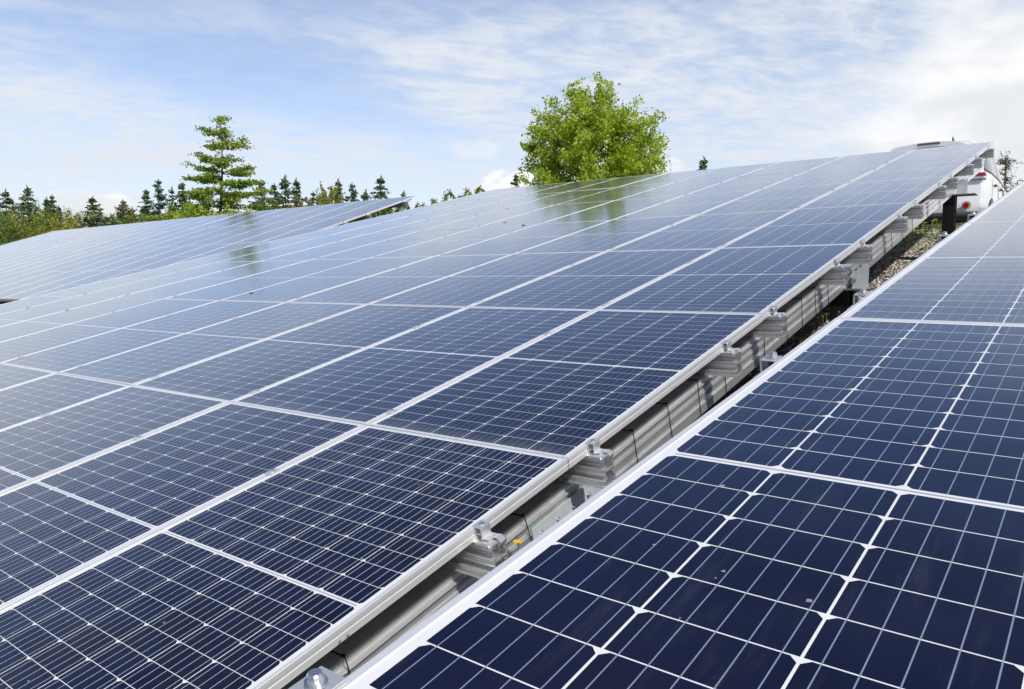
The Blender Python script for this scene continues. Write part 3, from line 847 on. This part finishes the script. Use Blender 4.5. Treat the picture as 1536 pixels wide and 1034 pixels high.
def on_ground(px, py):
    lo, hi = 1.0, 40.0
    for _ in range(50):
        m_ = (lo+hi)/2; P = at(px, py, m_)
        if P.z > ground(P.x, P.y): lo = m_
        else: hi = m_
    P = at(px, py, lo); return Vector((P.x, P.y, ground(P.x, P.y)))
def weed_at(px, ptop, depth, *a, **k):
    T_ = at(px, ptop, depth); g = ground(T_.x, T_.y); return weed(a[0], Vector((T_.x, T_.y, g)), T_.z-g, *a[1:], **k)
weed_at(778, 813, 2.50, 'dandelion', 1, 'yellow dandelion flower standing beside the nearest girder', stems=1, leaves=0, fl=.021, spread=0, lean=(0, 0))
weed_at(1244, 444, 5.1, 'tall_weed', 2, 'tall dry weed with yellow buds in front of the first black post', stems=3, leaves=18, fl=.010, mat='olive', lean=(.02, 0))
weed_at(1290, 415, 5.3, 'leaning_weed', 3, 'leaning green weed in front of the galvanised bracket plate', stems=2, leaves=12, lean=(-.05, 0))
for k, (px, py, hh) in enumerate([(1198, 520, .16), (1218, 500, .26), (1170, 545, .10), (1330, 372, .22), (1302, 405, .2), (1362, 350, .28), (1395, 345, .25)]):
    P = on_ground(px, py+8)
    weed('grass_tuft', P, hh, 40+k, ['short grass tuft in the dark gravel near the middle bracket', 'taller grass blades below the dry weed', 'lowest small grass tuft in the dark gravel', 'weed at the upper edge of the sunlit gravel',
         'weed by the galvanised bracket plate', 'leafy weed left of the second black post', 'bushy weed just left of the second black post'][k], stems=7, leaves=28, mat='bright')
def cover():
    r = np.random.default_rng(9); N = 9000
    s = r.uniform(10.6, 15.2, N); l = r.uniform(-6, 3.5, N); k = (np.sin(s*3.1+l*2)+np.sin(l*4.3-s)+r.normal(0, .6, N)) > .1
    s, l = s[k], l[k]; P = np.stack([HX*s+HY*l, HY*s-HX*l], 1); z = np.array([ground(a, b) for a, b in P])
    P3 = np.c_[P, z+r.random(len(z))**1.6*.22]
    tag(ob('ground_cover', cards_mesh('ground_cover', P3, .085, r, island_mat('low_weeds', [(0, (.09, .15, .02)), (.6, (.22, .29, .05)), (1, (.42, .36, .14))], .7, .4), 0, .35)), 'low green and yellowish weeds on the gravel in front of the car', 'ground cover', kind='stuff')
cover()

# ------------------------------------------------------------------ white car seen from its rear right corner
def car():
    d = 13.3; P = at(1477, 280, d); P.z = 0
    c = Vector((P.x, P.y, 0))+Vector((-HY, HX, 0))*.86
    g = ground(c.x+HX*1.5, c.y+HY*1.5)+.03
    T = Matrix(((HY, HX, 0, c.x), (-HX, HY, 0, c.y), (0, 0, 1, g), (0, 0, 0, 1)))
    root = empty('parked_car', T); tag(root, 'white hatchback parked beyond the middle array, seen from its rear right corner', 'car')
    paint, b = newmat('white_paint'); b.inputs['Base Color'].default_value = (.80, .80, .785, 1); b.inputs['Roughness'].default_value = .22; b.inputs['Coat Weight'].default_value = .6
    glass, b = newmat('car_glass'); b.inputs['Base Color'].default_value = (.05, .06, .08, 1); b.inputs['Roughness'].default_value = .06; b.inputs['Metallic'].default_value = .0; b.inputs['Specular IOR Level'].default_value = .9
    black = simple('black_trim', (.012, .012, .013), .4); red, b = newmat('red_lens'); b.inputs['Base Color'].default_value = (.42, .012, .015, 1); b.inputs['Roughness'].default_value = .12
    clear = simple('clear_lens', (.62, .64, .66), .15, .2)
    def roof(y):
        if y < 1.9: return 1.53+.08*sin(min(1, (y+.2)/2.1)*pi/2)
        if y < 3.35: return 1.61-.64*((y-1.9)/1.45)**1.9
        return .97-.22*((y-3.35)/1.05)**1.5
    def belt(y): return .99-.06*max(0, (y-2.0)/1.35) if y < 3.35 else min(.93, roof(y)-.06)
    def yrear(z):
        if z > 1.48: return .25-(z-1.48)*.5
        if z > 1.04: return .02+(z-1.04)*.50
        if z > .60: return -.01+.03*(z-.60)/.38
        if z > .28: return -.05
        return .02+(.32-z)*.8
    ys = [0, .12, .3, .55, .9, 1.3, 1.8, 2.3, 2.8, 3.1, 3.35, 3.7, 4.0, 4.25, 4.42]
    def section(y):
        r_ = roof(y); bl = belt(y); tp = sm(y/.9); nose = sm((4.42-y)/.8)
        wd = .865*(.93+.07*tp)*(.72+.28*nose)
        gr = max(0, r_-bl)
        return [(wd*.90, .20), (wd*.975, .30), (wd*1.0, .46), (wd*1.005, .62), (wd*1.0, .80), (wd*.985, bl), (wd*.985-.12*gr, bl+gr*.55), (wd*.985-.20*gr-.02, bl+gr*.88), (wd*.985-.20*gr-.12, r_-.010), (wd*.38, r_+.010), (0, r_+.018)]
    half = [section(y) for y in ys]; n = len(half[0])
    vs = []; fs = []
    for i, y in enumerate(ys):
        full = half[i]+[(-x, z) for x, z in reversed(half[i][:-1])]
        for x, z in full:
            yy = y
            if i < 3:
                k = 1-i/3; yy = y+k*(yrear(z)-0)+k*.10*(1-0)*max(0, abs(x)/.865-.8)*3*(.6)
            vs.append((x, yy, z))
    m = 2*n-1
    for i in range(len(ys)-1):
        for j in range(m-1): fs.append((i*m+j, i*m+j+1, (i+1)*m+j+1, (i+1)*m+j))
    # rear closing rows
    for j in range(n-2):
        a, b_ = j, m-1-j
        fs.append((a, b_, b_-1, a+1))
    fs.append((n-2, n, n-1)); e = (len(ys)-1)*m
    for j in range(n-2): fs.append((e+j, e+j+1, e+m-2-j, e+m-1-j))
    fs.append((e+n-2, e+n-1, e+n)); fs.append((0, m-1, e+m-1, e))
    mb = MB(); mb.add(vs, fs, paint); me = mb.mesh('body', True)
    bo = ob('body', me, root); md = bo.modifiers.new('b', 'BEVEL'); md.width = .02; md.segments = 2; md.limit_method = 'ANGLE'; md.angle_limit = radians(38)
    # side glass patches between beltline and cant rail, just proud of the body
    def patch(name, y0, y1, side, t0, t1, off, mat_, mir=.0):
        q = MB(); k = 6; V_ = []
        for i in range(k+1):
            y = y0+(y1-y0)*i/k; s = section(y); 
            def pt(t):
                A0, A1, A2 = s[5], s[6], s[7]
                if t < .6: u = t/.6; return (A0[0]+(A1[0]-A0[0])*u, A0[1]+(A1[1]-A0[1])*u)
                u = (t-.6)/.4; return (A1[0]+(A2[0]-A1[0])*u, A1[1]+(A2[1]-A1[1])*u)
            for t in (t0(y), (t0(y)+t1(y))/2, t1(y)):
                x, z = pt(t); V_.append((side*(x+off), y, z)); 
            for t in (t0(y), (t0(y)+t1(y))/2, t1(y)):
                x, z = pt(t); V_.append((side*(x-.03), y, z))
        F_ = []
        for i in range(k):
            a = i*6; c_ = a+6
            F_ += [(a, c_, c_+1, a+1), (a+1, c_+1, c_+2, a+2), (a+3, a+4, c_+4, c_+3), (a+4, a+5, c_+5, c_+4), (a, a+3, c_+3, c_), (a+2, c_+2, c_+5, a+5)]
        F_ += [(0, 1, 4, 3), (1, 2, 5, 4)]; e_ = k*6; F_ += [(e_, e_+3, e_+4, e_+1), (e_+1, e_+4, e_+5, e_+2)]
        q.add(V_, F_, mat_); return ob(name, q.mesh(name), root)
    for sd in (1, -1):
        lo = lambda y: .03; hi = lambda y: min(.97, .97 if y > .9 else .25+.72*(y-.30)/.6)
        patch('window_trim', .34, 3.28, sd, lo, hi, .004, black)
        for (a, b2) in ((.42, .98), (1.02, 1.90), (1.98, 3.02)):
            patch('side_window', a, b2, sd, lambda y: .09, lambda y: hi(y)-.15, .008, glass)
    # tailgate glass, third brake light, lamps, handles
    q = MB(); q.add([(-.62, .06, 1.08), (.62, .06, 1.08), (.54, .23, 1.45), (-.54, .23, 1.45), (-.62, .09, 1.08), (.62, .09, 1.08), (.54, .26, 1.45), (-.54, .26, 1.45)],
        [(0, 1, 2, 3), (7, 6, 5, 4), (0, 4, 5, 1), (1, 5, 6, 2), (2, 6, 7, 3), (3, 7, 4, 0)], glass); ob('rear_window', q.mesh('rear_window'), root, (0, -.06, 0))
    q = MB(); pr = []
    for k in range(17):
        x = -.62+1.24*k/16; pr.append((x, 1.545-.085*(x/.62)**2-.05*abs(x/.62)**6))
    V_ = [(x, y, z+dz_) for y, dz_ in ((.14, -.115), (.03, -.085), (.03, .0), (.40, .035)) for x, z in pr]
    q.add(V_, [(r_*17+i, r_*17+i+1, (r_+1)*17+i+1, (r_+1)*17+i) for r_ in range(3) for i in range(16)]+[(i+51, i+52, i+1, i) for i in range(16)]+[(0, 17, 34, 51), (16, 67, 50, 33)], paint); sp = ob('roof_spoiler', q.mesh('roof_spoiler'), root)
    q = MB(); q.box((-.17, .020, 1.500), (.17, .05, 1.528), simple('dark_lens', (.09, .075, .07), .2)); ob('brake_light', q.mesh('brake_light'), sp)
    for sd in (1, -1):
        q = MB(); 
        q.box((min(sd*.60, sd*.862), -.012, .83), (max(sd*.60, sd*.862), .20, .955), clear, bev=.02)
        tl = ob('tail_light', q.mesh('tail_light'), root)
        q = MB(); q.box((min(sd*.72, sd*.868), -.020, .885), (max(sd*.72, sd*.868), .14, .945), red, bev=.012); ob('red_lens', q.mesh('red_lens'), tl)
        q = MB(); q.tube([(sd*.62, -.10, .40), (sd*.62, -.065, .40)], .075, 20, clear); fl_ = ob('bumper_reflector', q.mesh('bumper_reflector'), root)
        q = MB(); q.tube([(sd*.62, -.112, .40), (sd*.62, -.10, .40)], .046, 20, red); ob('red_lens', q.mesh('red_lens'), fl_)
        for yy in (1.28, 2.18):
            q = MB(); x = .865; q.box((min(sd*x, sd*(x+.035)), yy, .83), (max(sd*x, sd*(x+.035)), yy+.19, .862), black, bev=.008); ob('door_handle', q.mesh('door_handle'), root)
        for yy in (.98, 1.94, 2.98):
            q = MB(); x = .868; q.box((min(sd*x, sd*(x+.004)), yy, .32), (max(sd*x, sd*(x+.004)), yy+.006, .97), black); ob('door_seam', q.mesh('door_seam'), root)
        q = MB(); q.box((min(sd*.86, sd*.95), 3.02, .96), (max(sd*.86, sd*.95), 3.08, 1.03), paint, bev=.02); ob('wing_mirror', q.mesh('wing_mirror'), root)
        for yy in (1.0, 3.48):
            q = MB(); q.tube([(sd*.66, yy, .31), (sd*.69, yy, .31), (sd*.85, yy, .31), (sd*.875, yy, .31)], [.27, .31, .31, .28], 28, black)
            wh = ob('wheel', q.mesh('wheel'), root)
            q = MB(); q.tube([(sd*.874, yy, .31), (sd*.884, yy, .31)], .20, 24, clear); ob('rim', q.mesh('rim'), wh)
    q = MB(); q.box((-.9*.85, .0, .13), (.9*.85, .25, .215), black, bev=.01); ob('lower_bumper', q.mesh('lower_bumper'), root)
    q = MB(); q.box((-.24, -.035, .66), (.24, -.018, .78), clear); ob('number_plate', q.mesh('number_plate'), root)
    q = MB(); q.add([(-.015, .45, 1.57), (.015, .45, 1.57), (.015, .62, 1.59), (-.015, .62, 1.59), (-.004, .42, 1.66), (.004, .42, 1.66)], [(0, 3, 2, 1), (0, 1, 5, 4), (1, 2, 5), (0, 4, 3), (2, 3, 4, 5)], black); ob('antenna', q.mesh('antenna'), root, (.30, 0, 0))
car()

# ------------------------------------------------------------------ dead leaves lying on the glass
def debris():
    m = simple('dead_leaf', (.07, .045, .03), .8, 0, .3, 40)
    for k, (px, py, lb) in enumerate([(761, 313, 'dark dead leaf on the middle array, upper of two close specks'), (757, 334, 'dark dead leaf on the middle array, lower of two close specks'),
                                      (785, 338, 'dead leaf right of the two close specks on the middle array'), (377, 440, 'dead leaf on a left panel of the middle array beside a seam')]):
        d = at(px, py, 1)-Vector((0, 0, ZC)); o0 = Vector((0, 0, ZC)); n = TA.to_3x3() @ Vector((0, 0, 1)); t = (TA.translation-o0).dot(n)/d.dot(n); P = o0+d*t
        r = np.random.default_rng(60+k); mb = MB(); n_ = 9; L = .028
        vs = [(0, 0, .006)]+[(L*r.uniform(.6, 1.2)*cos(2*pi*i/n_), L*r.uniform(.5, .9)*sin(2*pi*i/n_), .0015+.006*r.random()) for i in range(n_)]
        vs += [(a, b_, c-.0015) for a, b_, c in vs]; q = n_+1
        fs = [(0, 1+i, 1+(i+1) % n_) for i in range(n_)]+[(q, q+1+(i+1) % n_, q+1+i) for i in range(n_)]+[(1+i, q+1+i, q+1+(i+1) % n_, 1+(i+1) % n_) for i in range(n_)]
        mb.add(vs, fs, m); o = ob('dead_leaf', mb.mesh('dead_leaf')); o.matrix_basis = Matrix.Translation(P) @ TA.to_3x3().to_4x4(); tag(o, lb, 'leaf', 'dead leaves on the glass')
debris()
